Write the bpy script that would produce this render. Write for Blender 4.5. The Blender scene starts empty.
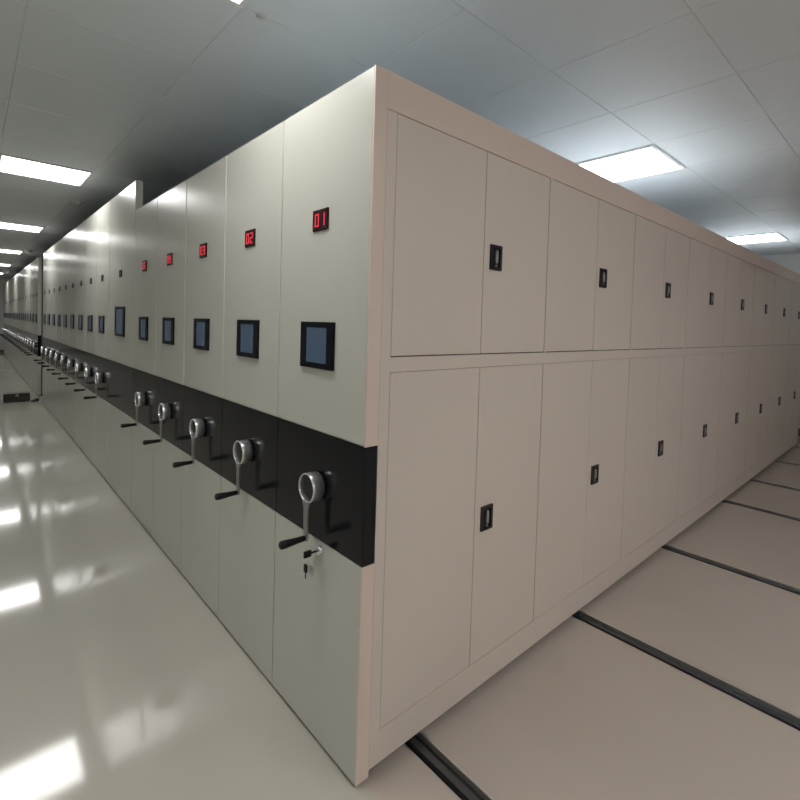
import bpy, bmesh, math, random
from mathutils import Matrix, Vector
random.seed(4)
C = bpy.context.scene.collection
S = bpy.context.scene

# ------------------------------------------------------------------ materials
def mat(name, col, rough=.4, metal=0, coat=0, bump=0, bscale=200, var=0, emit=None, es=0, spec=.5, vscale=1.2):
    m = bpy.data.materials.new(name); m.use_nodes = True
    nt = m.node_tree; b = nt.nodes['Principled BSDF']
    b.inputs['Base Color'].default_value = (*col, 1)
    b.inputs['Roughness'].default_value = rough
    b.inputs['Metallic'].default_value = metal
    b.inputs['Coat Weight'].default_value = coat
    b.inputs['Coat Roughness'].default_value = .12
    b.inputs['Specular IOR Level'].default_value = spec
    if emit:
        b.inputs['Emission Color'].default_value = (*emit, 1)
        b.inputs['Emission Strength'].default_value = es
    if bump or var:
        g = nt.nodes.new('ShaderNodeNewGeometry')
    if bump:
        n = nt.nodes.new('ShaderNodeTexNoise'); n.inputs['Scale'].default_value = bscale
        n.inputs['Detail'].default_value = 2
        nt.links.new(g.outputs['Position'], n.inputs['Vector'])
        bp = nt.nodes.new('ShaderNodeBump'); bp.inputs['Strength'].default_value = bump
        bp.inputs['Distance'].default_value = .002
        nt.links.new(n.outputs['Fac'], bp.inputs['Height'])
        nt.links.new(bp.outputs['Normal'], b.inputs['Normal'])
    if var:
        n2 = nt.nodes.new('ShaderNodeTexNoise'); n2.inputs['Scale'].default_value = vscale
        n2.inputs['Detail'].default_value = 3
        nt.links.new(g.outputs['Position'], n2.inputs['Vector'])
        r = nt.nodes.new('ShaderNodeValToRGB')
        r.color_ramp.elements[0].position = .3; r.color_ramp.elements[1].position = .7
        r.color_ramp.elements[0].color = (*[c*(1-var) for c in col], 1)
        r.color_ramp.elements[1].color = (*[min(1, c*(1+var)) for c in col], 1)
        nt.links.new(n2.outputs['Fac'], r.inputs['Fac'])
        nt.links.new(r.outputs['Color'], b.inputs['Base Color'])
    return m

M = dict(
    front=mat('sage_cream_paint', (.62, .62, .555), .26, var=.015, bump=.05, bscale=6),
    pink=mat('warm_lit_cream_paint', (.83, .68, .595), .36, var=.015, bump=.05, bscale=6),  # cream paint with the door side's warm light tinted into its colour
    door=mat('beige_door_paint', (.76, .67, .60), .38, var=.02, bump=.05, bscale=6),
    band=mat('charcoal_paint', (.008, .0085, .012), .16, var=.03, spec=.30),
    body=mat('grey_body_paint', (.13, .13, .13), .5),
    base=mat('black_rubber', (.02, .02, .02), .6),
    bezel=mat('black_bezel', (.004, .005, .009), .3, spec=.25),
    screen=mat('blue_grey_screen', (.06, .085, .125), .2, emit=(.08, .14, .23), es=.12),
    ledbox=mat('dark_display_window', (.03, .008, .012), .2),
    led=mat('red_led', (.5, .02, .04), .3, emit=(1, .06, .10), es=.38),
    chrome=mat('chrome', (.80, .80, .80), .22, metal=.78),
    steel=mat('brushed_steel', (.42, .42, .42), .32, metal=1),
    grip=mat('black_plastic', (.008, .008, .007), .4, spec=.3),
    hplate=mat('black_handle_plastic', (.012, .010, .012), .3),
    silver=mat('dull_silver', (.50, .50, .53), .35, metal=.7),
    floor=mat('glossy_beige_tile', (.57, .54, .47), .07, var=.03, bump=.03, bscale=2.2, spec=.6, vscale=.8),
    plat=mat('brown_grey_floor_board', (.57, .495, .435), .42, var=.04),
    ceil=mat('ceiling_metal', (.78, .84, .88), .45, var=.02, bump=.03, bscale=3, spec=.45),
    wall=mat('grey_white_wall', (.80, .80, .79), .6, var=.02),
    skirt=mat('grey_baseboard', (.16, .16, .16), .5),
    lampframe=mat('lamp_frame', (.85, .86, .87), .35),
    lamp=mat('lamp_diffuser', (.9, .9, .9), .5, emit=(1.0, .985, .97), es=9.0),
    alu=mat('aluminium_edge', (.75, .73, .70), .35, metal=.8),
    railm=mat('dark_rail_steel', (.10, .10, .105), .4, metal=.5),
    brown=mat('dark_brown_leatherette', (.035, .022, .02), .5),
    bounce=mat('pale_bounce_sheet', (.55, .58, .60), .5, var=.05),  # pale so the added sheets reflect lamp light upwards
    white=mat('white_plastic', (.75, .75, .74), .4),
)

# ------------------------------------------------------------------ helpers
def box(bm, x0, x1, y0, y1, z0, z1, mi=0):
    v = [bm.verts.new((x, y, z)) for x in (x0, x1) for y in (y0, y1) for z in (z0, z1)]
    for q in ((0,1,3,2), (4,6,7,5), (0,4,5,1), (2,3,7,6), (0,2,6,4), (1,5,7,3)):
        f = bm.faces.new([v[i] for i in q]); f.material_index = mi
    return v
def tube(bm, a, b, r0, r1=None, n=24, mi=0):
    a, b = Vector(a), Vector(b); r1 = r0 if r1 is None else r1
    d = (b-a).normalized(); u = d.orthogonal().normalized(); w = d.cross(u)
    A = [bm.verts.new(a+r0*(math.cos(2*math.pi*i/n)*u+math.sin(2*math.pi*i/n)*w)) for i in range(n)]
    B = [bm.verts.new(b+r1*(math.cos(2*math.pi*i/n)*u+math.sin(2*math.pi*i/n)*w)) for i in range(n)]
    for i in range(n):
        f = bm.faces.new((A[i], A[(i+1) % n], B[(i+1) % n], B[i])); f.material_index = mi; f.smooth = True
    f = bm.faces.new(A[::-1]); f.material_index = mi
    f = bm.faces.new(B); f.material_index = mi
def lathe(bm, a, axis, prof, n=32, mi=0):
    """prof: (distance along axis, radius) list, first and last may be closed rings"""
    a = Vector(a); d = Vector(axis).normalized(); u = d.orthogonal().normalized(); w = d.cross(u)
    rings = []
    for t, r in prof:
        rings.append([bm.verts.new(a+d*t+r*(math.cos(2*math.pi*i/n)*u+math.sin(2*math.pi*i/n)*w)) for i in range(n)])
    for A, B in zip(rings, rings[1:]):
        for i in range(n):
            f = bm.faces.new((A[i], A[(i+1) % n], B[(i+1) % n], B[i])); f.material_index = mi; f.smooth = True
    bm.faces.new(rings[0][::-1]).material_index = mi
    bm.faces.new(rings[-1]).material_index = mi
def obj(name, bm, mats, parent=None, bevel=0, seg=2):
    bmesh.ops.recalc_face_normals(bm, faces=bm.faces)
    if bevel:
        es = [e for e in bm.edges if len(e.link_faces) == 2 and e.calc_face_angle(0) > .6]
        bmesh.ops.bevel(bm, geom=es, offset=bevel, segments=seg, affect='EDGES', clamp_overlap=True)
    me = bpy.data.meshes.new(name); bm.to_mesh(me); bm.free()
    for m in (mats if isinstance(mats, (list, tuple)) else [mats]): me.materials.append(m)
    o = bpy.data.objects.new(name, me); C.objects.link(o)
    if parent: o.parent = parent
    return o
def thing(name, loc=(0, 0, 0)):
    o = bpy.data.objects.new(name, None); C.objects.link(o); o.location = loc
    o.empty_display_size = .1
    return o
def tag(o, label, cat, group=None):
    o['label'] = label; o['category'] = cat
    if group: o['group'] = group
    return o
def structure(name, bm, m):
    o = obj(name, bm, m); o['kind'] = 'structure'; return o
def copy_tree(o, parent=None):
    c = o.copy(); C.objects.link(c); c.parent = parent
    for ch in [k for k in KIDS[o.name]] if o.name in KIDS else []:
        copy_tree(ch, c)
    return c
KIDS = {}
def note_kids():
    KIDS.clear()
    for o in bpy.data.objects:
        if o.parent: KIDS.setdefault(o.parent.name, []).append(o)

# ------------------------------------------------------------------ setting
CH = 2.69
X0, X1, Y0, Y1 = -5.2, 8.22, -4.75, 21.6
bm = bmesh.new(); box(bm, X0, .03, Y0, Y1, -.05, 0); structure('floor', bm, M['floor'])
RX = [.27, 1.425, 2.625, 4.02, 4.965, 6.10, 7.23]
bm = bmesh.new(); xs = [.03]
for r in RX: xs += [r-.042, r+.042]
xs.append(X1)
for a, b in zip(xs[::2], xs[1::2]): box(bm, a, b, Y0, Y1, -.05, 0)
box(bm, .03, X1, Y0, Y1, -.06, -.05)
structure('platform_floor', bm, M['plat'])

# ceiling of pressed metal tiles, grooves modelled
px_, py_ = .632, .601
def cuts(o, p, lo, hi, g=.003):
    r = [lo]; k = math.ceil((lo-o)/p)
    while o+k*p < hi-.01:
        c = o+k*p
        if c-g > lo+.01: r += [c-g, c, c+g]
        k += 1
    return r+[hi]
cx = cuts(1.80, px_, X0, X1); cy = cuts(.13, py_, Y0, Y1)
def ong(v, o, p): return abs(((v-o)/p+.5) % 1-.5)*p < 1e-4
bm = bmesh.new()
V = [[bm.verts.new((x, y, CH+(.005 if (ong(x, 1.80, px_) or ong(y, .13, py_)) else 0))) for y in cy] for x in cx]
for i in range(len(cx)-1):
    for j in range(len(cy)-1):
        bm.faces.new((V[i][j], V[i][j+1], V[i+1][j+1], V[i+1][j]))
ceil = structure('ceiling', bm, M['ceil'])
bm = bmesh.new(); box(bm, X0-.1, X0, Y0, Y1, -.05, CH); structure('wall_left', bm, M['wall'])
bm = bmesh.new(); box(bm, X1, X1+.1, Y0, Y1, -.05, CH); structure('wall_right', bm, M['wall'])
bm = bmesh.new(); box(bm, X0, X1, Y0-.1, Y0, -.05, CH); structure('wall_back', bm, M['wall'])
bm = bmesh.new(); box(bm, X0, X1, Y1, Y1+.1, -.05, CH); structure('wall_front', bm, M['wall'])
bm = bmesh.new(); box(bm, X1-.015, X1, Y0, Y1, 0, .1); structure('baseboard_right', bm, M['skirt'])
bm = bmesh.new(); box(bm, X0, X1-.02, Y1-.015, Y1, 0, .1); structure('baseboard_front', bm, M['skirt'])

# floor rails let into the platform
rail_txt = ['steel floor rail lying closest to the row corner, left of the first one that shows',
            'steel floor rail starting under the second door bay, nearest in the right aisle',
            'steel floor rail starting under the third door bay, second in the right aisle',
            'steel floor rail third in the right aisle, at the fifth door bay',
            'steel floor rail fourth in the right aisle, thin with distance',
            'steel floor rail second from the end wall of the right aisle',
            'steel floor rail closest to the end wall of the right aisle']
for i, r in enumerate(RX):
    t = thing('floor_rail', (r, 0, 0))
    bm = bmesh.new()
    box(bm, -.041, .041, Y0+.02, 9.2, -.05, -.020)
    obj('channel', bm, M['base'], t)
    bm = bmesh.new()
    box(bm, -.015, .009, Y0+.02, 9.2, -.020, -.003)
    obj('guide_bar', bm, M['railm'], t)
    bm = bmesh.new()
    box(bm, .033, .0415, Y0+.02, 9.2, -.020, .002); box(bm, -.0415, -.038, Y0+.02, 9.2, -.020, .0005)
    obj('edge_trim', bm, M['alu'], t)
    tag(t, rail_txt[i], 'rail', 'floor rails in the right aisle')

# ------------------------------------------------------------------ ceiling lights
lamp_bm = bmesh.new(); box(lamp_bm, -.292, .292, -.276, .276, -.010, -.003)
lamp_proto = thing('ceiling_light')
bm = bmesh.new()
for a in ((-.312, .312, -.297, -.276), (-.312, .312, .276, .297), (-.312, -.292, -.276, .276), (.292, .312, -.276, .276)):
    box(bm, *a, -.014, -.001)
obj('frame', bm, M['lampframe'], lamp_proto)
obj('diffuser', lamp_bm, M['lamp'], lamp_proto)
note_kids()
ord_ = ['first', 'second', 'third', 'fourth', 'fifth', 'sixth', 'seventh', 'eighth', 'ninth', 'tenth', 'eleventh', 'twelfth', 'thirteenth',
        'fourteenth', 'fifteenth', 'sixteenth', 'seventeenth', 'eighteenth', 'nineteenth', 'twentieth']
first = True
def place_lamp(x, y, label):
    global first
    o = lamp_proto if first else copy_tree(lamp_proto)
    first = False
    o.location = (x, y, CH)
    tag(o, label, 'ceiling light', 'square panel lights in the ceiling')
LX = -.415
place_lamp(2.745, .43, 'large square panel light above the top edge of the door side')
place_lamp(6.53, .43, 'square panel light at far right, above the distant end of the door side')
place_lamp(LX, .43, 'square panel light overhead, just left of the nearest cabinet corner')
place_lamp(LX, 4.03, 'largest panel light over the left aisle')
for k in range(2, 6):
    place_lamp(LX, .43+3.6*k, ['second', 'third', 'fourth', 'farthest'][k-2]+' panel light along the left aisle, past the largest')
place_lamp(LX, -3.17, 'square panel light behind the viewpoint over the left aisle')
place_lamp(2.745, -3.17, 'square panel light behind the viewpoint over the right aisle')

for k, l in enumerate(('behind the viewpoint', 'beside the nearest cabinets')):
    place_lamp(-2.94, -3.17+3.6*k, 'added unseen fill light over the open floor left of the view, '+l)  # added fill panels out of view, evening out light on the left faces
place_lamp(.849, -1.974, 'added unseen fill light over the right aisle, nearest behind the viewpoint')  # added fill panel out of view, brightening the near doors and platform

# ceiling sprinklers
for x, y, k_, l in ((-.02, .735, .5, 'small pale ceiling sprinkler at the top of the view above the first cabinets'),
                (-.01, 5.16, 1.5, 'small pale round ceiling sprinkler behind the largest left aisle light'),
                (-.02, 10.64, 1.5, 'tiny ceiling sprinkler far down the left aisle')):
    bm = bmesh.new()
    lathe(bm, (0, 0, 0), (0, 0, -1), [(0, .040), (.005, .040), (.009, .018), (.022, .012), (.025, .022), (.028, .022)], 20)
    o = obj('ceiling_sprinkler', bm, M['white']); o.location = (x, y, CH); o.scale = (k_, k_, k_)
    tag(o, l, 'sprinkler', 'sprinklers in the ceiling')

# ------------------------------------------------------------------ cabinets
TH = .5536; H = 2.229; HT = 2.45; L = 7.32; FD = .05
BT, BB = 1.0775, .706
SEG = {'0': 'abcdef', '1': 'bc', '2': 'abged', '3': 'abgcd', '4': 'fgbc', '5': 'afgcd'}
def digits(bm, txt, yc, zc, x, h=.044, w=.024, gap=.012, s=.0048):
    n = len(txt); tot = n*w+(n-1)*gap
    for i, ch in enumerate(txt):
        # +y is to the left as seen from the aisle
        yl = yc+tot/2-i*(w+gap); yr = yl-w; zt = zc+h/2; zb = zc-h/2
        R = dict(a=(yr, yl, zt-s, zt), d=(yr, yl, zb, zb+s), g=(yr, yl, zc-s/2, zc+s/2),
                 f=(yl-s, yl, zc, zt), e=(yl-s, yl, zb, zc), b=(yr, yr+s, zc, zt), c=(yr, yr+s, zb, zc))
        for k in SEG[ch]:
            a = R[k]; box(bm, x-.0012, x, *a)

def make_cabinet(width, top, big=False, crank=True, txt=None, sidedoors=False, zs=1.377, zd=1.806):
    t = thing('mobile_storage_cabinet')
    g = .0008
    y0, y1 = (0 if sidedoors else g), width-g
    bm = bmesh.new(); box(bm, 0, FD, y0, y1, BT, top)
    obj('upper_panel', bm, [M['front']], t, bevel=.006, seg=3)
    bm = bmesh.new(); box(bm, .001, FD, y0+.0005, y1-.0005, BB, BT-.0008)
    obj('dark_band', bm, M['band'], t, bevel=.001)
    bm = bmesh.new(); box(bm, 0, FD, y0, y1, .012, BB-.0008)
    obj('lower_panel', bm, M['front'], t, bevel=.0035)
    bm = bmesh.new()
    box(bm, FD, L, y0+(.012 if sidedoors else .008), y1-.008, .04, min(top, H)-.003)
    if top > H: box(bm, FD-.01, FD+.004, y0+.02, y1-.02, H-.01, top-.01)
    obj('body', bm, M['body'], t)
    bm = bmesh.new()
    if top > H: bm.free()
    else: box(bm, FD+.005, L-.002, y0+.013, y1-.009, min(top, H)-.003, min(top, H)-.001)
    if top <= H: obj('bounce_sheet', bm, M['bounce'], t)  # unseen sheet added on the low cabinets to bounce light onto the ceiling
    bm = bmesh.new(); box(bm, .02, L-.02, .035, width-.035, 0, .04)
    obj('base', bm, M['base'], t)
    yc = width/2
    # touch screen
    sw, sh = (.153, .117) if big else (.102, .080)
    zc = 1.414 if big else zs
    obj_frame(yc+.001, zc, sw, sh, t)
    # number display
    dw, dh = (.047, .036) if top <= H else (.037, .028)
    if top > H: zd -= .011
    bm = bmesh.new(); box(bm, -.006, .002, yc-dw, yc+dw, zd-dh, zd+dh)
    d = obj('number_display', bm, M['ledbox'], t, bevel=.0015)
    if txt:
        for i, ch_ in enumerate(txt):
            bm = bmesh.new(); digits(bm, ch_, yc+.018-.036*i, zd, -.006)
            e = obj('digit', bm, M['led'], d); e['label'] = 'glowing red digit ' + ch_
    if crank: make_crank(t, yc-.020)
    return t

def obj_frame(yc, zc, sw, sh, t):
    bm = bmesh.new()
    iw, ih = sw-.037, sh-.019
    x0, x1 = -.010, .002
    box(bm, x0, x1, yc-sw, yc-iw, zc-sh, zc+sh); box(bm, x0, x1, yc+iw, yc+sw, zc-sh, zc+sh)
    box(bm, x0, x1, yc-iw, yc+iw, zc-sh, zc-ih); box(bm, x0, x1, yc-iw, yc+iw, zc+ih, zc+sh)
    box(bm, x0+.006, x1, yc-iw, yc+iw, zc-ih, zc+ih)
    f = obj('touch_screen', bm, M['bezel'], t)
    bm = bmesh.new(); box(bm, x0+.002, x0+.0058, yc-iw, yc+iw, zc-ih, zc+ih)
    o = obj('screen_glass', bm, M['screen'], f)
    return f

def make_crank(t, yc, zc=.893):
    # dark boss inside a chrome cup
    bm = bmesh.new()
    lathe(bm, (.001, yc, zc), (-1, 0, 0), [(0, .044), (.030, .044), (.034, .040)], 32)
    c = obj('crank', bm, M['base'], t)
    bm = bmesh.new(); n = 40
    prof = [(-.006, .050), (-.045, .050), (-.048, .0485), (-.048, .0455), (-.045, .0445), (-.006, .0445)]
    rings = [[bm.verts.new((x, yc+r*math.cos(2*math.pi*i/n), zc+r*math.sin(2*math.pi*i/n))) for i in range(n)] for x, r in prof]
    for k in range(len(prof)):
        A, B = rings[k], rings[(k+1) % len(prof)]
        for i in range(n):
            f = bm.faces.new((A[i], A[(i+1) % n], B[(i+1) % n], B[i])); f.smooth = True
    obj('ring', bm, M['chrome'], c)
    # flat arm, flared where it meets the ring
    bm = bmesh.new()
    pts = [(.024, -.044), (.014, -.070), (.0115, -.175), (.006, -.184), (-.006, -.184), (-.0115, -.175), (-.014, -.070), (-.024, -.044)]
    A = [bm.verts.new((-.040, yc+y, zc+z)) for y, z in pts]; B = [bm.verts.new((-.047, yc+y, zc+z)) for y, z in pts]
    bm.faces.new(A); bm.faces.new(B[::-1])
    for i in range(len(pts)): bm.faces.new((A[i], A[(i+1) % len(pts)], B[(i+1) % len(pts)], B[i]))
    tube(bm, (-.038, yc, zc-.172), (-.052, yc, zc-.172), .008, n=14)
    obj('arm', bm, M['steel'], c, bevel=.001, seg=1)
    # grip sticking out towards the aisle
    bm = bmesh.new()
    lathe(bm, (-.047, yc, zc-.172), (-1, 0, 0), [(0, .008), (.005, .0095), (.035, .0105), (.072, .0138), (.088, .0138), (.092, .011)], 20)
    obj('grip', bm, M['grip'], c)

GROUP = 'mobile storage cabinets in the long row'
def place(o, y, label):
    o.location = (0, y, 0); tag(o, label, 'storage cabinet', GROUP)

# --- the nearest cabinet with its double-door side
cab = make_cabinet(TH, H, txt='01', sidedoors=True)
place(cab, 0, 'nearest storage cabinet, its display reading 01, with the long beige side of double doors')
ZB0, ZB1, ZM0, ZM1, ZT0 = .036, .1455, 1.3045, 1.352, 2.1145
NB = 8; D0 = .093; BW = .9
bm = bmesh.new()
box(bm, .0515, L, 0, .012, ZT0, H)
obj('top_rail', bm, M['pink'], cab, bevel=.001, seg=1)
bm = bmesh.new()
box(bm, .0515, L, 0, .012, ZB0, ZB1); box(bm, .0515, L, 0, .012, ZM0, ZM1)
box(bm, .0515, D0-.0015, 0, .0119, ZB1, ZM0); box(bm, .0515, D0-.0015, 0, .0119, ZM1, ZT0-.002)
for k in range(1, NB+1):
    x = D0+BW*k; w = .007
    xe = L if k == NB else x+w
    box(bm, x-w, xe, 0, .0119, ZB1, ZM0); box(bm, x-w, xe, 0, .0119, ZM1, ZT0-.001)
obj('door_frame', bm, M['door'], cab)
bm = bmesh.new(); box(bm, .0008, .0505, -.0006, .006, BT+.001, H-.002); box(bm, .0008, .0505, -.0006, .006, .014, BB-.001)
obj('warm_lit_corner_strip', bm, M['pink'], cab, bevel=.0004, seg=1)  # thin skin over the panel's side, coloured for the warm light there

def door_mesh(w, z0, z1):
    bm = bmesh.new(); box(bm, 0, w, .0012, .011, z0, z1); return bm
def handle_parts(d, x, z):
    bm = bmesh.new()
    hw, hh = .0345, .0475; x0, x1 = -.007, .002
    box(bm, x-hw, x-hw+.014, x0, x1, z-hh, z+hh); box(bm, x+hw-.014, x+hw, x0, x1, z-hh, z+hh)
    box(bm, x-hw+.014, x+hw-.014, x0, x1, z+hh-.012, z+hh); box(bm, x-hw+.014, x+hw-.014, x0, x1, z-hh, z-hh+.010)
    box(bm, x-hw+.014, x+hw-.014, x0+.006, x1, z-hh+.010, z+hh-.012)
    obj('handle_plate', bm, M['hplate'], d)
    bm = bmesh.new()
    pts = [(-.006, .026), (.000, .030), (.006, .026), (.008, .010), (.007, -.018), (.003, -.022), (-.004, -.022), (-.008, -.010), (-.007, .005)]
    A = [bm.verts.new((x+a, -.002, z+b)) for a, b in pts]; B = [bm.verts.new((x+a, -.010, z+b)) for a, b in pts]
    bm.faces.new(A); bm.faces.new(B[::-1])
    for i in range(len(pts)): bm.faces.new((A[i], A[(i+1) % len(pts)], B[(i+1) % len(pts)], B[i]))
    tube(bm, (x, -.001, z-.031), (x, -.007, z-.031), .0045, n=14)
    obj('handle_lever', bm, M['silver'], d, bevel=.001, seg=1)
protos = {}
for lvl, z0, z1, zh in (('u', ZM1+.0042, ZT0-.0025, 1.7245), ('l', ZB1+.0015, ZM0-.002, .7115)):
    a = obj('door', door_mesh(.4465, z0, z1), M['door'], cab, bevel=.0008, seg=1)
    b = obj('door', door_mesh(.4385, z0, z1), M['door'], cab, bevel=.0008, seg=1)
    handle_parts(b, .6125-(D0+.4515), zh)
    a.location.x = D0+.0015; b.location.x = D0+.4515
    protos[lvl] = (a, b)
note_kids()
for lvl in 'ul':
    a, b = protos[lvl]
    for k in range(1, NB):
        # after the first bay both leaves keep clear of the post
        c = copy_tree(a, cab); c.location.x = D0+BW*k+.0085; c.scale.x = .4395/.4465
        c = copy_tree(b, cab); c.location.x = D0+BW*k+.4515
# lock below the crank of the nearest cabinet
bm = bmesh.new()
lathe(bm, (.001, .229, .678), (-1, 0, 0), [(0, .016), (.006, .016), (.010, .013), (.016, .0125)], 24)
obj('lock', bm, M['chrome'], cab)
k = thing('key_ring', (-.014, .229, .678))
bm = bmesh.new(); box(bm, -.026, -.0015, -.0012, .0012, -.004, .004)
box(bm, -.052, -.024, -.0035, .0035, -.011, .011)
o = obj('key', bm, M['grip'], k, bevel=.0015); o['label'] = 'key pushed into the lock, black head'
bm = bmesh.new(); n = 24; rr, r2 = .018, .0024
R = [[bm.verts.new((-.036+.004*math.sin(a), (rr+r2*math.cos(b))*math.sin(a), -.020+(rr+r2*math.cos(b))*math.cos(a)) if 0 else
      (-.036+(rr+r2*math.cos(b))*math.sin(a)*.5, (rr+r2*math.cos(b))*math.sin(a)*.86-.004, -.022+(rr+r2*math.cos(b))*math.cos(a)+r2*0)) for b in (0, 2.09, 4.19)] for a in [2*math.pi*i/n for i in range(n)]]
for i in range(n):
    for j in range(3):
        bm.faces.new((R[i][j], R[(i+1) % n][j], R[(i+1) % n][(j+1) % 3], R[i][(j+1) % 3]))
obj('ring', bm, M['chrome'], k)
bm = bmesh.new(); box(bm, -.045, -.038, -.004, .012, -.062, -.036); 
box(bm, -.043, -.040, .001, .006, -.084, -.062)
o = obj('key', bm, M['grip'], k, bevel=.0012); o['label'] = 'second key hanging from the ring, black head'
bm = bmesh.new(); box(bm, -.034, -.031, -.030, -.008, -.060, -.036); box(bm, -.033, -.0315, -.024, -.018, -.072, -.058)
o = obj('tag', bm, M['silver'], k, bevel=.001); o['label'] = 'small silver tag on the ring'
tag(k, 'small bunch of keys hanging from the lock below the nearest crank', 'keys')

# --- cabinets 02 to 05, low tops
for i, (txt, lab) in enumerate((('02', 'second cabinet from the corner, its display reading 02'),
                                ('03', 'third cabinet from the corner, right beyond the one whose display reads 02'),
                                ('04', 'fourth cabinet from the corner, two beyond the one whose display reads 02'),
                                ('05', 'fifth cabinet from the corner, lower than the tall wide one right beside it'))):
    cb = make_cabinet(TH, H, txt=txt)
    place(cb, TH*(i+1), lab)

# --- the tall wide column
WT = .85; YT = 5*TH
big = make_cabinet(WT, HT, big=True, crank=False)
place(big, YT, 'tall wide cabinet with the largest touch screen and no crank, halfway down the row')

# --- tall narrow ones past it, then an open aisle, then more
proto = make_cabinet(TH, HT)
note_kids()
y = YT+WT
n1 = 9
for i in range(n1):
    o = proto if i == 0 else copy_tree(proto)
    place(o, y, ord_[i]+' narrow cabinet past the tall wide one with the largest screen'
          if i < n1-1 else 'last narrow cabinet before the dark open gap in the row')
    y += TH
y = 9.36
n2 = 20
for i in range(n2):
    o = copy_tree(proto)
    place(o, y, ('far cabinet on the other side of the dark open gap, first after it' if i == 0 else
                 ord_[i]+' far cabinet past the dark open gap, near the left edge' if i < n2-1 else
                 'farthest cabinet of the whole row, by the end wall'))
    y += TH

# ------------------------------------------------------------------ dark items on the floor far down the left aisle
t = thing('storage_case', (-.31, 8.95, 0))
bm = bmesh.new(); box(bm, -.17, .17, -.12, .12, 0, .11); obj('case_body', bm, M['brown'], t, bevel=.012)
bm = bmesh.new(); box(bm, -.172, .172, -.122, .122, .113, .14); obj('lid', bm, M['brown'], t, bevel=.008)
bm = bmesh.new(); box(bm, -.02, .02, -.128, -.120, .095, .125); obj('latch', bm, M['steel'], t, bevel=.002)
tag(t, 'low dark brown case on the shiny floor at the left edge', 'case')
bm = bmesh.new()
P = [(-.05, 0), (.055, 0), (.055, .05), (.03, .055), (-.05, .02)]
A = [bm.verts.new((x, -.04, z)) for x, z in P]; B = [bm.verts.new((x, .04, z)) for x, z in P]
bm.faces.new(A); bm.faces.new(B[::-1])
for i in range(len(P)): bm.faces.new((A[i], A[(i+1) % len(P)], B[(i+1) % len(P)], B[i]))
o = obj('door_wedge', bm, M['brown'], None, bevel=.003); o.location = (-.085, 8.78, 0)
tag(o, 'small dark wedge on the floor between the brown case and the cabinets', 'wedge')

# ------------------------------------------------------------------ camera, world, colour
f_, cy_, yaw, pitch, roll, ca, cb_, ch = 478.73, 339.37, .8375, -.0307, .0300, .8966, 1.1395, 1.456
w = Vector((math.cos(yaw)*math.cos(pitch), math.sin(yaw)*math.cos(pitch), math.sin(pitch)))
r = w.cross(Vector((0, 0, 1))).normalized(); u = r.cross(w)
r, u = math.cos(roll)*r+math.sin(roll)*u, -math.sin(roll)*r+math.cos(roll)*u
cam = bpy.data.cameras.new('camera'); co = bpy.data.objects.new('camera', cam); C.objects.link(co)
mm = Matrix((r, u, -w)).transposed().to_4x4(); mm.translation = Vector((-ca, -cb_, ch)); co.matrix_world = mm
cam.sensor_width = 36; cam.lens = 36*f_/800; cam.shift_y = -(400-cy_)/800
cam.clip_start = .02; cam.clip_end = 100
S.camera = co
wd = bpy.data.worlds.new('world'); S.world = wd; wd.use_nodes = True
wd.node_tree.nodes['Background'].inputs[0].default_value = (.5, .55, .6, 1)
wd.node_tree.nodes['Background'].inputs[1].default_value = 0.02
S.view_settings.view_transform = 'Standard'; S.view_settings.look = 'None'
S.view_settings.gamma = 1; S.view_settings.use_curve_mapping = False
S.view_settings.exposure = .56
S.cycles.use_denoising = True
S.cycles.max_bounces = 10; S.cycles.diffuse_bounces = 6
S.cycles.sample_clamp_indirect = 6
